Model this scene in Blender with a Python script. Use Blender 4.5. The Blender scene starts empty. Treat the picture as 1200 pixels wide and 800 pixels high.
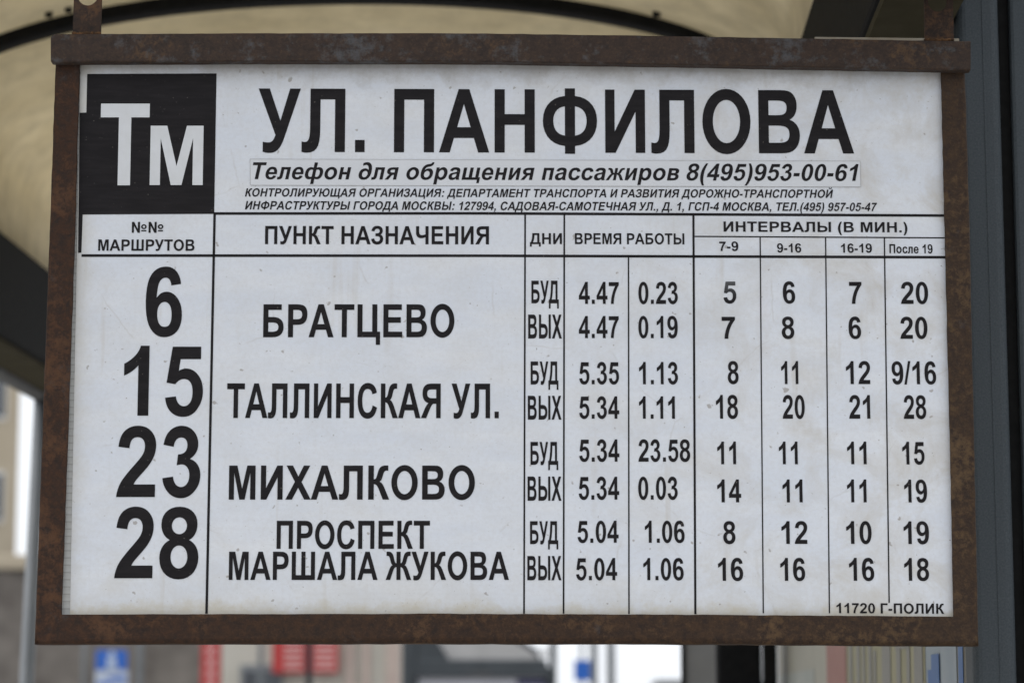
import bpy, bmesh, math, random
from mathutils import Vector, Matrix
from mathutils.geometry import delaunay_2d_cdt

random.seed(7)
S = bpy.context.scene
COL = S.collection
R = math.radians

# ------------------------------------------------------------------ camera
F, CX, CY = 2960.0, 600.0, 400.0            # photo pixels (1200 x 800)
CAM = Vector((0, 0, 1.62))
PITCH = math.atan(430 / F)
YAW = math.atan(90 / math.hypot(F, 430))
FWD = Vector((-math.sin(YAW) * math.cos(PITCH), math.cos(YAW) * math.cos(PITCH), math.sin(PITCH)))
RGT = FWD.cross(Vector((0, 0, 1))).normalized()
UPV = RGT.cross(FWD)
cam_d = bpy.data.cameras.new('camera')
cam = bpy.data.objects.new('camera', cam_d)
COL.objects.link(cam)
cam.matrix_world = Matrix.Translation(CAM) @ Matrix((RGT, UPV, -FWD)).transposed().to_4x4()
cam_d.sensor_width = 22.3
cam_d.lens = F / 1200 * 22.3
cam_d.clip_start = 0.05
cam_d.clip_end = 2000
cam_d.dof.use_dof = True
cam_d.dof.focus_distance = 2.47
cam_d.dof.aperture_fstop = 4.5
S.camera = cam

# ------------------------------------------------------------------ sky, sun, exposure
SUN_EL, SUN_AZ = 52.0, 262.0                # azimuth clockwise from +Y: high on the left
w = bpy.data.worlds.new('World')
S.world = w
w.use_nodes = True
nt = w.node_tree
bg = nt.nodes['Background']
sky = nt.nodes.new('ShaderNodeTexSky')
sky.sky_type = 'NISHITA'
sky.sun_disc = False
sky.sun_elevation = R(SUN_EL)
sky.sun_rotation = R(SUN_AZ)
sky.dust_density = 4.0
hs = nt.nodes.new('ShaderNodeHueSaturation')
hs.inputs['Saturation'].default_value = 0.42
nt.links.new(sky.outputs[0], hs.inputs['Color'])
cl = nt.nodes.new('ShaderNodeMix')          # even cloud deck over the clear sky
cl.data_type = 'RGBA'
cl.inputs[0].default_value = 0.8
cl.inputs[7].default_value = (6.3, 6.55, 6.9, 1)
nt.links.new(hs.outputs[0], cl.inputs[6])
nt.links.new(cl.outputs[2], bg.inputs['Color'])
bg.inputs['Strength'].default_value = 0.13
sun_d = bpy.data.lights.new('sun', 'SUN')
sun_d.energy = 0.9
sun_d.angle = R(40)
sun_d.color = (1.0, 0.97, 0.93)
sun = bpy.data.objects.new('sun', sun_d)
COL.objects.link(sun)
to_sun = Vector((math.sin(R(SUN_AZ)) * math.cos(R(SUN_EL)), math.cos(R(SUN_AZ)) * math.cos(R(SUN_EL)), math.sin(R(SUN_EL))))
sun.rotation_euler = to_sun.to_track_quat('Z', 'Y').to_euler()
sun.location = to_sun * 30
S.view_settings.view_transform = 'Standard'
S.view_settings.look = 'None'
S.view_settings.gamma = 1.0
S.view_settings.use_curve_mapping = False
S.view_settings.exposure = 0.58
S.render.engine = 'CYCLES'
S.cycles.max_bounces = 8
S.cycles.use_denoising = True


# ------------------------------------------------------------------ pixel -> place
def ray(px, py):
    return (FWD + RGT * ((px - CX) / F) + UPV * ((CY - py) / F))


def at_y(px, py, Y):
    d = ray(px, py)
    return CAM + d * ((Y - CAM.y) / d.y)


def at_x(px, py, X):
    d = ray(px, py)
    return CAM + d * ((X - CAM.x) / d.x)


# ------------------------------------------------------------------ object helpers
def thing(name, label, cat, loc=(0, 0, 0), group=None):
    o = bpy.data.objects.new(name, None)
    COL.objects.link(o)
    o.location = loc
    o.empty_display_size = 0.1
    o['label'] = label
    o['category'] = cat
    if group:
        o['group'] = group
    return o


def link(name, me, mat, parent=None, world=True):
    """one mesh object; its points are world points (or the parent's own when world is False)"""
    if isinstance(me, bmesh.types.BMesh):
        bm = me
        me = bpy.data.meshes.new(name)
        bmesh.ops.recalc_face_normals(bm, faces=bm.faces)
        bm.to_mesh(me)
        bm.free()
    o = bpy.data.objects.new(name, me)
    COL.objects.link(o)
    if mat:
        me.materials.append(mat)
    if parent:
        o.parent = parent
        if world:
            r = parent
            off = Vector((0, 0, 0))
            while r:
                off -= r.location
                r = r.parent
            o.location = off
    return o


def structure(o):
    o['kind'] = 'structure'
    return o


def box(x0, x1, y0, y1, z0, z1, bm=None, bev=0.0, seg=2):
    own = bmesh.new()
    bmesh.ops.create_cube(own, size=1)
    for v in own.verts:
        v.co = Vector((x0 + (v.co.x + .5) * (x1 - x0), y0 + (v.co.y + .5) * (y1 - y0), z0 + (v.co.z + .5) * (z1 - z0)))
    if bev:
        bmesh.ops.bevel(own, geom=own.edges[:], offset=bev, segments=seg, profile=0.5, affect='EDGES')
    if bm is None:
        return own
    me = bpy.data.meshes.new('tmp')
    own.to_mesh(me)
    own.free()
    bm.from_mesh(me)
    bpy.data.meshes.remove(me)
    return bm


def tube(p, q, r0, r1=None, n=20, bm=None):
    r1 = r0 if r1 is None else r1
    p, q = Vector(p), Vector(q)
    d = (q - p).normalized()
    a = d.orthogonal().normalized()
    b = d.cross(a)
    bm = bm or bmesh.new()
    A, B = [], []
    for i in range(n):
        t = 2 * math.pi * i / n
        e = a * math.cos(t) + b * math.sin(t)
        A.append(bm.verts.new(p + e * r0))
        B.append(bm.verts.new(q + e * r1))
    for i in range(n):
        j = (i + 1) % n
        f = bm.faces.new((A[i], A[j], B[j], B[i]))
        f.smooth = True
    bm.faces.new(A[::-1])
    bm.faces.new(B)
    return bm


def prism(pts, d, bm=None):
    """closed polygon of 3D points pushed along the vector d"""
    bm = bm or bmesh.new()
    A = [bm.verts.new(p) for p in pts]
    B = [bm.verts.new(Vector(p) + Vector(d)) for p in pts]
    n = len(A)
    bm.faces.new(A)
    bm.faces.new(B[::-1])
    for i in range(n):
        bm.faces.new((A[i], B[i], B[(i + 1) % n], A[(i + 1) % n]))
    return bm


# ------------------------------------------------------------------ material helpers
def new_mat(name, color=(.5, .5, .5), rough=.6, metal=0.0, spec=0.5):
    m = bpy.data.materials.new(name)
    m.use_nodes = True
    p = m.node_tree.nodes['Principled BSDF']
    p.inputs['Base Color'].default_value = (*color, 1)
    p.inputs['Roughness'].default_value = rough
    p.inputs['Metallic'].default_value = metal
    p.inputs['Specular IOR Level'].default_value = spec
    return m, m.node_tree, p


def N(t, kind, **kw):
    n = t.nodes.new(kind)
    for k, v in kw.items():
        setattr(n, k, v)
    return n


def coords(t, scale=(1, 1, 1), kind='Object', loc=(0, 0, 0)):
    c = N(t, 'ShaderNodeTexCoord')
    mp = N(t, 'ShaderNodeMapping')
    mp.inputs['Scale'].default_value = scale
    mp.inputs['Location'].default_value = loc
    t.links.new(c.outputs[kind], mp.inputs[0])
    return mp.outputs[0]


def noise(t, vec, scale, detail=4, rough=.55, dist=0.0):
    n = N(t, 'ShaderNodeTexNoise')
    n.inputs['Scale'].default_value = scale
    n.inputs['Detail'].default_value = detail
    n.inputs['Roughness'].default_value = rough
    n.inputs['Distortion'].default_value = dist
    t.links.new(vec, n.inputs['Vector'])
    return n.outputs['Fac']


def ramp(t, fac, stops):
    r = N(t, 'ShaderNodeValToRGB')
    e = r.color_ramp.elements
    while len(e) < len(stops):
        e.new(.5)
    for i, (p, c) in enumerate(stops):
        e[i].position = p
        e[i].color = (*c, 1) if isinstance(c, tuple) else (c, c, c, 1)
    t.links.new(fac, r.inputs[0])
    return r.outputs[0]


def mix(t, fac, a, b, mode='MIX'):
    m = N(t, 'ShaderNodeMix', data_type='RGBA', blend_type=mode)
    for sock, v in ((m.inputs[0], fac), (m.inputs[6], a), (m.inputs[7], b)):
        if isinstance(v, bpy.types.NodeSocket):
            t.links.new(v, sock)
        elif isinstance(v, tuple):
            sock.default_value = (*v, 1)
        else:
            sock.default_value = v
    return m.outputs[2]


def math_n(t, op, a, b=0.0):
    m = N(t, 'ShaderNodeMath', operation=op)
    for s, v in ((m.inputs[0], a), (m.inputs[1], b)):
        if isinstance(v, bpy.types.NodeSocket):
            t.links.new(v, s)
        else:
            s.default_value = v
    return m.outputs[0]


def bump(t, p, h, strength=.3, dist=.001):
    b = N(t, 'ShaderNodeBump')
    b.inputs['Strength'].default_value = strength
    b.inputs['Distance'].default_value = dist
    t.links.new(h, b.inputs['Height'])
    t.links.new(b.outputs[0], p.inputs['Normal'])


def flat_noise(name, c0, c1, scale, rough=.7, spec=.4, bstr=0.0, bdist=.002, metal=0.0, detail=5, stretch=(1, 1, 1)):
    m, t, p = new_mat(name, c0, rough, metal, spec)
    v = coords(t, stretch)
    n = noise(t, v, scale, detail)
    t.links.new(ramp(t, n, [(.3, c0), (.7, c1)]), p.inputs['Base Color'])
    if bstr:
        bump(t, p, noise(t, v, scale * 3, 4), bstr, bdist)
    return m


# rusty steel: dark scale, brown oxide, orange bloom, grey-blue worn paint
def rust(name, dark, mid, bright, worn, bloom=.56, worn_at=.62, seed=0.0, other=None):
    m, t, p = new_mat(name, mid, .82, 0.0, .25)
    v = coords(t, (1, 1, 1), loc=(seed, seed * .7, 0))
    big = noise(t, v, 17, 5, .6, .4)
    med = noise(t, v, 125, 6, .7, .3)
    if other:
        sp_ = N(t, 'ShaderNodeSeparateXYZ')
        t.links.new(coords(t), sp_.inputs[0])
        side = ramp(t, math_n(t, 'ADD', math_n(t, 'MULTIPLY', sp_.outputs[0], 1.0), .5), [(.05, 0.0), (.93, 1.0)])
        mid = mix(t, side, mid, other[0])
        bright = mix(t, side, bright, other[1])
    fine = noise(t, v, 420, 3, .6)
    c = mix(t, ramp(t, med, [(.34, 0.0), (.62, 1.0)]), dark, mid)
    mk = math_n(t, 'ADD', math_n(t, 'MULTIPLY', big, .55), math_n(t, 'MULTIPLY', med, .45))
    c = mix(t, ramp(t, mk, [(bloom - .03, 0.0), (bloom + .10, 1.0)]), c, bright)
    v2 = coords(t, (1, 1, 1), loc=(3.1 + seed, 1.7, 0))
    wk = math_n(t, 'ADD', math_n(t, 'MULTIPLY', noise(t, v2, 20, 3), .5), math_n(t, 'MULTIPLY', noise(t, v2, 110, 5, .7), .5))
    c = mix(t, math_n(t, 'MULTIPLY', ramp(t, wk, [(worn_at - .06, 0.0), (worn_at + .05, 1.0)]), .75), c, worn)
    c = mix(t, math_n(t, 'MULTIPLY', ramp(t, fine, [(.55, 0.0), (.72, 1.0)]), .35), c, bright)
    c = mix(t, math_n(t, 'MULTIPLY', ramp(t, fine, [(.28, 1.0), (.42, 0.0)]), .5), c, dark)
    t.links.new(c, p.inputs['Base Color'])
    t.links.new(ramp(t, med, [(.3, .62), (.7, .92)]), p.inputs['Roughness'])
    bump(t, p, math_n(t, 'ADD', math_n(t, 'MULTIPLY', med, 1.0), math_n(t, 'MULTIPLY', fine, .5)), .55, .0012)
    return m


RUST_TOP = rust('rust_brown_grey', (.028, .020, .017), (.060, .040, .031), (.115, .068, .036), (.095, .098, .105), .585, .575, 0.0)
RUST_FRAME = rust('rust_frame', (.022, .013, .0095), (.056, .0275, .0165), (.094, .046, .024), (.06, .055, .055), .55, .66, 1.3,
                  other=((.060, .036, .021), (.112, .070, .036)))
RUST_STRAP = rust('rust_strap', (.024, .017, .014), (.060, .037, .027), (.120, .062, .032), (.06, .05, .05), .57, .68, 5.7)


def sheet_mat():
    m, t, p = new_mat('printed_plastic_sheet', (.78, .79, .80), .42, 0.0, .4)
    v = coords(t)
    c = N(t, 'ShaderNodeSeparateXYZ')
    t.links.new(v, c.inputs[0])
    X, Y = c.outputs[0], c.outputs[1]
    base = mix(t, ramp(t, noise(t, coords(t, (1, 3, 1)), 9, 4), [(.35, 0.0), (.7, 1.0)]), (.69, .725, .79), (.75, .768, .80))
    base = mix(t, math_n(t, 'MULTIPLY', ramp(t, noise(t, v, 240, 4, .7), [(.42, 0.0), (.75, 1.0)]), .35), base, (.56, .55, .55))
    band = noise(t, coords(t, (.25, 1, 1), loc=(0, .4, 0)), 90, 3, .6)
    base = mix(t, math_n(t, 'MULTIPLY', ramp(t, band, [(.45, 0.0), (.65, 1.0)]), .30), base, (.66, .69, .75))
    # tan grime in clouds, denser towards the right end and along the top
    edge_r = ramp(t, X, [(.0, 0.0), (.40, .60)])
    n1 = noise(t, v, 16, 8, .68, .5)
    g1 = math_n(t, 'MULTIPLY', ramp(t, n1, [(.45, 0.0), (.78, 1.0)]), math_n(t, 'ADD', edge_r, .25))
    col = mix(t, g1, base, (.50, .455, .38))
    # runs of dirty water, downwards
    n2 = noise(t, coords(t, (1, .07, 1), loc=(.3, 0, 0)), 70, 3, .5, 0)
    n2b = noise(t, v, 7, 3)
    run = math_n(t, 'MULTIPLY', ramp(t, n2, [(.60, 0.0), (.74, 1.0)]), ramp(t, n2b, [(.42, 0.0), (.62, .45)]))
    col = mix(t, run, col, (.52, .48, .42))
    # yellowed bottom edge
    n3 = noise(t, v, 26, 6, .7)
    low = ramp(t, math_n(t, 'ADD', Y, math_n(t, 'MULTIPLY', math_n(t, 'SUBTRACT', n3, .5), -.05)), [(.0, 1.0), (.012, .0)])
    col = mix(t, math_n(t, 'MULTIPLY', low, .55), col, (.50, .42, .25))
    low2 = ramp(t, math_n(t, 'ADD', Y, math_n(t, 'MULTIPLY', math_n(t, 'SUBTRACT', n1, .5), -.16)), [(.0, 1.0), (.055, .0)])
    col = mix(t, math_n(t, 'MULTIPLY', low2, .22), col, (.56, .53, .46))
    # yellowed left margin low down
    lx = math_n(t, 'ADD', math_n(t, 'ADD', X, math_n(t, 'MULTIPLY', Y, -.018)), math_n(t, 'ADD', .437, math_n(t, 'MULTIPLY', math_n(t, 'SUBTRACT', n3, .5), -.035)))
    lef = ramp(t, lx, [(.004, 1.0), (.026, 0.0)])
    col = mix(t, math_n(t, 'MULTIPLY', lef, .40), col, (.52, .46, .33))
    # dirt along the top edge
    top = ramp(t, math_n(t, 'ADD', Y, math_n(t, 'MULTIPLY', math_n(t, 'SUBTRACT', n3, .5), .10)), [(.527, 0.0), (.548, 1.0)])
    col = mix(t, math_n(t, 'MULTIPLY', top, .42), col, (.36, .33, .29))
    # specks
    n4 = noise(t, v, 330, 2, .5)
    n5 = noise(t, v, 22, 3, .6)
    sp = math_n(t, 'MULTIPLY', ramp(t, n4, [(.70, 0.0), (.76, 1.0)]), ramp(t, n5, [(.42, 0.0), (.62, .8)]))
    col = mix(t, sp, col, (.25, .22, .19))
    n6 = noise(t, coords(t, (1, 1, 1), loc=(5, 2, 0)), 120, 2, .4)
    col = mix(t, math_n(t, 'MULTIPLY', ramp(t, n6, [(.715, 0.0), (.76, 1.0)]), .6), col, (.24, .20, .16))
    # scratches: thin crooked lines
    vo = N(t, 'ShaderNodeTexVoronoi', feature='DISTANCE_TO_EDGE')
    vo.inputs['Scale'].default_value = 6.5
    sc_v = N(t, 'ShaderNodeMixRGB')
    t.links.new(v, sc_v.inputs[1])
    sc_v.inputs[0].default_value = .035
    nn = N(t, 'ShaderNodeTexNoise')
    nn.inputs['Scale'].default_value = 11
    nn.inputs['Detail'].default_value = 6
    t.links.new(v, nn.inputs['Vector'])
    t.links.new(nn.outputs['Color'], sc_v.inputs[2])
    t.links.new(sc_v.outputs[0], vo.inputs['Vector'])
    scr = math_n(t, 'MULTIPLY', ramp(t, vo.outputs['Distance'], [(.0, 1.0), (.006, 0.0)]), ramp(t, n5, [(.52, 0.0), (.62, .30)]))
    col = mix(t, scr, col, (.45, .42, .38))
    t.links.new(col, p.inputs['Base Color'])
    # flutes of the board print through
    wv = N(t, 'ShaderNodeTexWave', wave_type='BANDS', bands_direction='Y')
    wv.inputs['Scale'].default_value = 70
    wv.inputs['Distortion'].default_value = .3
    t.links.new(v, wv.inputs['Vector'])
    bump(t, p, math_n(t, 'ADD', math_n(t, 'MULTIPLY', wv.outputs['Fac'], .16), math_n(t, 'MULTIPLY', noise(t, v, 500, 3), .35)), .16, .0006)
    return m


SHEET = sheet_mat()


def ink_mat(name='black_print', fade=None):
    m, t, p = new_mat(name, (.011, .0095, .0105), .55, 0.0, .16)
    v = coords(t)
    n = noise(t, coords(t, (.15, 1, 1)), 160, 3)
    c = mix(t, ramp(t, n, [(.4, 0.0), (.75, 1.0)]), (.0095, .0080, .0092), (.017, .0145, .016))
    n4 = noise(t, v, 300, 2)
    c = mix(t, math_n(t, 'MULTIPLY', ramp(t, n4, [(.70, 0.0), (.77, 1.0)]), .5), c, (.20, .18, .16))
    if fade:
        s = N(t, 'ShaderNodeSeparateXYZ')
        t.links.new(v, s.inputs[0])
        c = mix(t, ramp(t, s.outputs[1], [(fade[0], 0.0), (fade[1], .13)]), c, (.6, .62, .64))
    t.links.new(c, p.inputs['Base Color'])
    wv = N(t, 'ShaderNodeTexWave', wave_type='BANDS', bands_direction='Y')
    wv.inputs['Scale'].default_value = 70
    wv.inputs['Distortion'].default_value = .3
    t.links.new(v, wv.inputs['Vector'])
    bump(t, p, wv.outputs['Fac'], .05, .0006)
    return m


INK = ink_mat()


# ------------------------------------------------------------------ ground (below the frame, but it lights the place)
asphalt = flat_noise('asphalt', (.085, .083, .080), (.12, .117, .112), 40, .9, .3, .4, .004)
paving = flat_noise('concrete_paving', (.36, .34, .31), (.46, .44, .40), 12, .9, .3, .3, .003)
g = bmesh.new()
bmesh.ops.create_grid(g, x_segments=2, y_segments=2, size=400)
for vtx in g.verts:
    vtx.co.z = -.14
structure(link('road', g, asphalt))
structure(link('pavement', box(-4.2, 3.6, -14, 16, -.139, 0, bev=.015), paving))
slabs = bpy.data.objects['pavement']

# ================================================================== THE SIGN
def rotm(x, y, z):
    return Matrix.Rotation(z, 3, 'Z') @ Matrix.Rotation(y, 3, 'Y') @ Matrix.Rotation(x, 3, 'X')


SB = rotm(-0.00782, 0.00437, 0.04275) @ Matrix(((1, 0, 0), (0, 0, -1), (0, 1, 0)))
SO = Vector((-0.0768124, 2.45, 1.71008359))
SBi = SB.transposed()


def sg(px, py, wz=0.0):
    """photo pixel -> sign's own (u, v) on the plane wz in front of the sheet"""
    d = SBi @ ray(px, py)
    c = SBi @ (CAM - SO)
    p = c + d * ((wz - c.z) / d.z)
    return Vector((p.x, p.y, wz))


sign = thing('route_sign', 'tram stop timetable sign in a rusty steel frame, hung from the shelter roof', 'sign', SO)
sign.matrix_world = Matrix.Translation(SO) @ SB.to_4x4()


def sign_part(name, bm, mat, parent=None):
    return link(name, bm, mat, parent or sign, world=False)


def quad_plate(pix, w0, w1, bev=0.0):
    """plate between planes w0 and w1 whose outline comes from pixels at w1"""
    pts = [sg(x, y, w1) for x, y in pix]
    bm = prism(pts, (0, 0, w0 - w1))
    if bev:
        bmesh.ops.bevel(bm, geom=bm.edges[:], offset=bev, segments=2, profile=.5, affect='EDGES')
    return bm


# backing board of fluted plastic
bd, bt_, bp_ = new_mat('fluted_board', (.50, .50, .48), .55)
bv = coords(bt_)
bw = N(bt_, 'ShaderNodeTexWave', wave_type='BANDS', bands_direction='Y')
bw.inputs['Scale'].default_value = 45
bt_.links.new(bv, bw.inputs['Vector'])
bt_.links.new(mix(bt_, ramp(bt_, bw.outputs['Fac'], [(.85, 0.0), (1.0, .6)]), (.52, .52, .50), (.30, .29, .27)), bp_.inputs['Base Color'])
bump(bt_, bp_, bw.outputs['Fac'], .3, .001)
board = sign_part('backing_board', quad_plate([(72, 56), (1124, 64), (1136, 742), (54, 738)], -.006, -.0012), bd)
sheet = sign_part('print_sheet', quad_plate([(94.5, 62), (1106.5, 70), (1119, 722), (82, 719.5)], -.0010, 0), SHEET)


def bar(inner, outer, mat, name, depth=.024, th=.003, w0=.004, rad=.0035, steps=60, wob=.00028):
    """angle-iron bar: a front flange between two polylines of pixels, and a return along the outer edge"""
    fw = w0 + th

    def poly(line):
        P = [sg(x, y, fw) for x, y in line]
        out = []
        L = [0]
        for a, b in zip(P, P[1:]):
            L.append(L[-1] + (b - a).length)
        for i in range(steps + 1):
            s = L[-1] * i / steps
            k = max(j for j in range(len(P)) if L[j] <= s + 1e-9)
            k = min(k, len(P) - 2)
            f = (s - L[k]) / (L[k + 1] - L[k])
            out.append(P[k].lerp(P[k + 1], f))
        return out
    I, O = poly(inner), poly(outer)
    bm = bmesh.new()
    rows = []
    for i, (a, b) in enumerate(zip(I, O)):
        wi, wo = random.uniform(-wob, wob), random.uniform(-wob, wob)
        if i in (0, steps):
            wi = wo = 0
        d = (b - a)
        ln = d.length
        d /= ln
        sec = [(wi, w0), (wi, fw - .0006), (wi + .0006, fw)]
        for k in range(5):
            t = math.pi / 2 * k / 4
            sec.append((ln + wo - rad + rad * math.sin(t), fw - rad + rad * math.cos(t)))
        sec += [(ln + wo, fw - depth), (ln - th, fw - depth), (ln - th, w0)]
        rows.append([bm.verts.new(Vector((a.x + d.x * s, a.y + d.y * s, z))) for s, z in sec])
    n = len(rows[0])
    for r0, r1 in zip(rows, rows[1:]):
        for k in range(n):
            f = bm.faces.new((r0[k], r0[(k + 1) % n], r1[(k + 1) % n], r1[k]))
            f.smooth = 3 <= k <= 6
    bm.faces.new(rows[0][::-1])
    bm.faces.new(rows[-1])
    return sign_part(name, bm, mat)


bar([(93.5, 58), (88, 267), (72, 719.5)], [(65, 58), (57.7, 267), (40, 754.5)], RUST_FRAME, 'side_bar')
bar([(1117.8, 722), (1114, 533), (1107.3, 267), (1102.5, 62)], [(1147.5, 756.5), (1142.7, 534), (1137, 267), (1131, 62)], RUST_FRAME, 'side_bar')
bar([(72, 719.5), (500, 718.5), (800, 719.7), (1117.8, 722)], [(40, 754.5), (450, 753.5), (800, 754), (1147.5, 756.5)], RUST_FRAME, 'bottom_bar', rad=.0065)

# top bar: a thicker flat bar in front of the frame
tb_w = .0200
top_line = [(59.5, 40), (300, 39), (560, 39), (800, 42.5), (1000, 46), (1137, 48.5)]
bot_line = [(59.5, 73), (300, 72), (560, 72.3), (800, 76), (1000, 80), (1138, 82.2)]
bm = bmesh.new()
rows = []
NT = 80
for i in range(NT + 1):
    x = 59.5 + (1137.5 - 59.5) * i / NT

    def ip(line):
        for (xa, ya), (xb, yb) in zip(line, line[1:]):
            if x <= xb + .6:
                return ya + (yb - ya) * (x - xa) / (xb - xa)
    yt, yb = ip(top_line), ip(bot_line)
    if i == 0:
        yt += 4
        yb -= .8
    if i == 1:
        x = 63.5
        yt = ip(top_line)
    yt += random.uniform(-.25, .25)
    yb += random.uniform(-.2, .2)
    a, b = sg(x, yt, tb_w), sg(x, yb, tb_w)
    c = .0012
    sec = [Vector((a.x, a.y, tb_w - .0122)), Vector((a.x, a.y, tb_w - c)), Vector((a.x, a.y - c, tb_w)),
           Vector((b.x, b.y + c, tb_w)), Vector((b.x, b.y, tb_w - c)), Vector((b.x, b.y, tb_w - .0122))]
    rows.append([bm.verts.new(p) for p in sec])
for r0, r1 in zip(rows, rows[1:]):
    for k in range(6):
        bm.faces.new((r0[k], r0[(k + 1) % 6], r1[(k + 1) % 6], r1[k]))
bm.faces.new(rows[0][::-1])
bm.faces.new(rows[-1])
sign_part('top_bar', bm, RUST_TOP)
# pale edge of a second board that shows above the top bar
sign_part('board_edge', quad_plate([(955, 43.5), (1124, 45.4), (1124, 60), (955, 60)], -.0008, .0022), flat_noise('pale_edge', (.40, .36, .29), (.30, .25, .18), 60))


# straps with a hole
def strap(cxp, yb, wpx, hole_py, hole_r, lean):
    wz = .0035
    bl = sg(cxp - wpx / 2, yb, wz)
    br = sg(cxp + wpx / 2, yb, wz)
    hc = sg(cxp + lean, hole_py, wz)
    half = (br.x - bl.x) / 2
    mid = (bl.x + br.x) / 2
    topv = bl.y + .235
    nh = 28
    outer, hole = [], []
    bm = bmesh.new()
    ring = []
    for k in range(nh):
        t = 2 * math.pi * k / nh
        ring.append(Vector((hc.x + hole_r * math.cos(t), hc.y + hole_r * 1.15 * math.sin(t), wz)))
    outl = [Vector((mid - half, bl.y - .02, wz)), Vector((mid + half, bl.y - .02, wz)), Vector((mid + half * .97, topv, wz)), Vector((mid - half * .97, topv, wz))]
    pts = [p.xy for p in outl + ring]
    ed = [(i, (i + 1) % 4) for i in range(4)] + [(4 + i, 4 + (i + 1) % nh) for i in range(nh)]
    vs, _, fs = delaunay_2d_cdt(pts, ed, [], 0, 1e-7)[:3]
    fs = [f for f in fs if (((sum(vs[i].x for i in f) / len(f)) - hc.x) / hole_r) ** 2 + (((sum(vs[i].y for i in f) / len(f)) - hc.y) / hole_r / 1.15) ** 2 > .97]
    A = [bm.verts.new((p.x, p.y, wz)) for p in vs]
    for f in fs:
        bm.faces.new([A[i] for i in f])
    ext = bmesh.ops.extrude_face_region(bm, geom=bm.faces[:])
    for e in ext['geom']:
        if isinstance(e, bmesh.types.BMVert):
            e.co.z -= .0035
    return sign_part('hanging_strap', bm, RUST_STRAP)


strap(101.5, 42, 33, -7, .0105, 1.5)
strap(1101, 49, 34, 1.5, .0095, -2.5)

def weld(px0, px1, py):
    bm = bmesh.new()
    n = 9
    for k in range(n):
        c = sg(px0 + (px1 - px0) * k / (n - 1), py + random.uniform(-.4, .4), .0045)
        r = random.uniform(.0014, .0022)
        m_ = bmesh.ops.create_icosphere(bm, subdivisions=2, radius=r)
        for v_ in m_['verts']:
            v_.co = Vector((v_.co.x * 1.5, v_.co.y, v_.co.z)) + c
    return sign_part('weld_bead', bm, rust('rust_weld', (.04, .022, .012), (.11, .055, .024), (.19, .095, .04), (.1, .06, .03), .5, .7, px0 * .01))


weld(87, 116, 39.6)
weld(1086, 1116, 47.2)

# ------------------------------------------------------------------ lettering: own grotesque letterforms (units: cap height 716)
def flat(path, n=7):
    """path of points, 6-tuples are cubic curves"""
    out = []
    for s in path:
        if len(s) == 2:
            out.append((float(s[0]), float(s[1])))
        else:
            x0, y0 = out[-1]
            x1, y1, x2, y2, x3, y3 = s
            for k in range(1, n + 1):
                t = k / n
                u = 1 - t
                out.append((u**3 * x0 + 3 * u * u * t * x1 + 3 * u * t * t * x2 + t**3 * x3,
                            u**3 * y0 + 3 * u * u * t * y1 + 3 * u * t * t * y2 + t**3 * y3))
    if abs(out[0][0] - out[-1][0]) + abs(out[0][1] - out[-1][1]) < 1e-6:
        out.pop()
    return out


def ell(x0, x1, y0, y1, k=.56):
    cx, cy, rx, ry = (x0 + x1) / 2, (y0 + y1) / 2, (x1 - x0) / 2, (y1 - y0) / 2
    return flat([(x1, cy), (x1, cy + k * ry, cx + k * rx, y1, cx, y1), (cx - k * rx, y1, x0, cy + k * ry, x0, cy),
                 (x0, cy - k * ry, cx - k * rx, y0, cx, y0), (cx + k * rx, y0, x1, cy - k * ry, x1, cy)], 9)


def mirror(pts, c):
    return [(2 * c - x, y) for x, y in pts][::-1]


def rect(x0, x1, y0, y1):
    return [(x0, y0), (x0, y1), (x1, y1), (x1, y0)]


G = {' ': (278, [])}


def put(ch, adv, *paths):
    G[ch] = (adv, [flat(p) for p in paths])


put('Н', 722, [(73, 0), (73, 716), (218, 716), (218, 434), (504, 434), (504, 716), (649, 716), (649, 0), (504, 0), (504, 313), (218, 313), (218, 0)])
put('П', 719, [(73, 0), (73, 716), (646, 716), (646, 0), (501, 0), (501, 595), (218, 595), (218, 0)])
put('Г', 572, [(73, 0), (73, 716), (552, 716), (552, 595), (218, 595), (218, 0)])
put('Т', 611, [(21, 595), (21, 716), (591, 716), (591, 595), (378, 595), (378, 0), (233, 0), (233, 595)])
put('Е', 667, [(73, 0), (73, 716), (604, 716), (604, 595), (218, 595), (218, 436), (577, 436), (577, 315), (218, 315), (218, 121), (617, 121), (617, 0)])
put('А', 722, [(0, 0), (278, 716), (431, 716), (718, 0), (560, 0), (498, 163), (212, 163), (153, 0)], [(258, 284), (354, 549), (452, 284)])
put('Л', 708, [(635, 0), (635, 716), (135, 716), (135, 330), (135, 180, 130, 112, 62, 112), (15, 118), (15, 2), (35, -4, 60, -8, 90, -8),
               (240, -8, 280, 70, 280, 260), (280, 595), (490, 595), (490, 0)])
put('У', 610, [(0, 716), (160, 716), (318, 352), (452, 716), (605, 716), (385, 180), (330, 45, 280, -12, 170, -12), (130, -12, 100, -8, 70, 2), (70, 115),
               (95, 108, 125, 106, 150, 106), (200, 106, 225, 130, 250, 190)])
G['О'] = (778, [ell(43, 735, -12, 728), ell(193, 585, 113, 603)])
put('С', 722, [(520, 492), (664, 526), (632, 660, 520, 728, 372, 728), (170, 728, 47, 590, 47, 352), (47, 120, 170, -12, 366, -12), (530, -12, 632, 70, 671, 219),
               (531, 264), (505, 165, 450, 111, 364, 111), (260, 111, 195, 190, 195, 362), (195, 530, 262, 604, 367, 604), (445, 604, 503, 565, 520, 492)])
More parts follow.
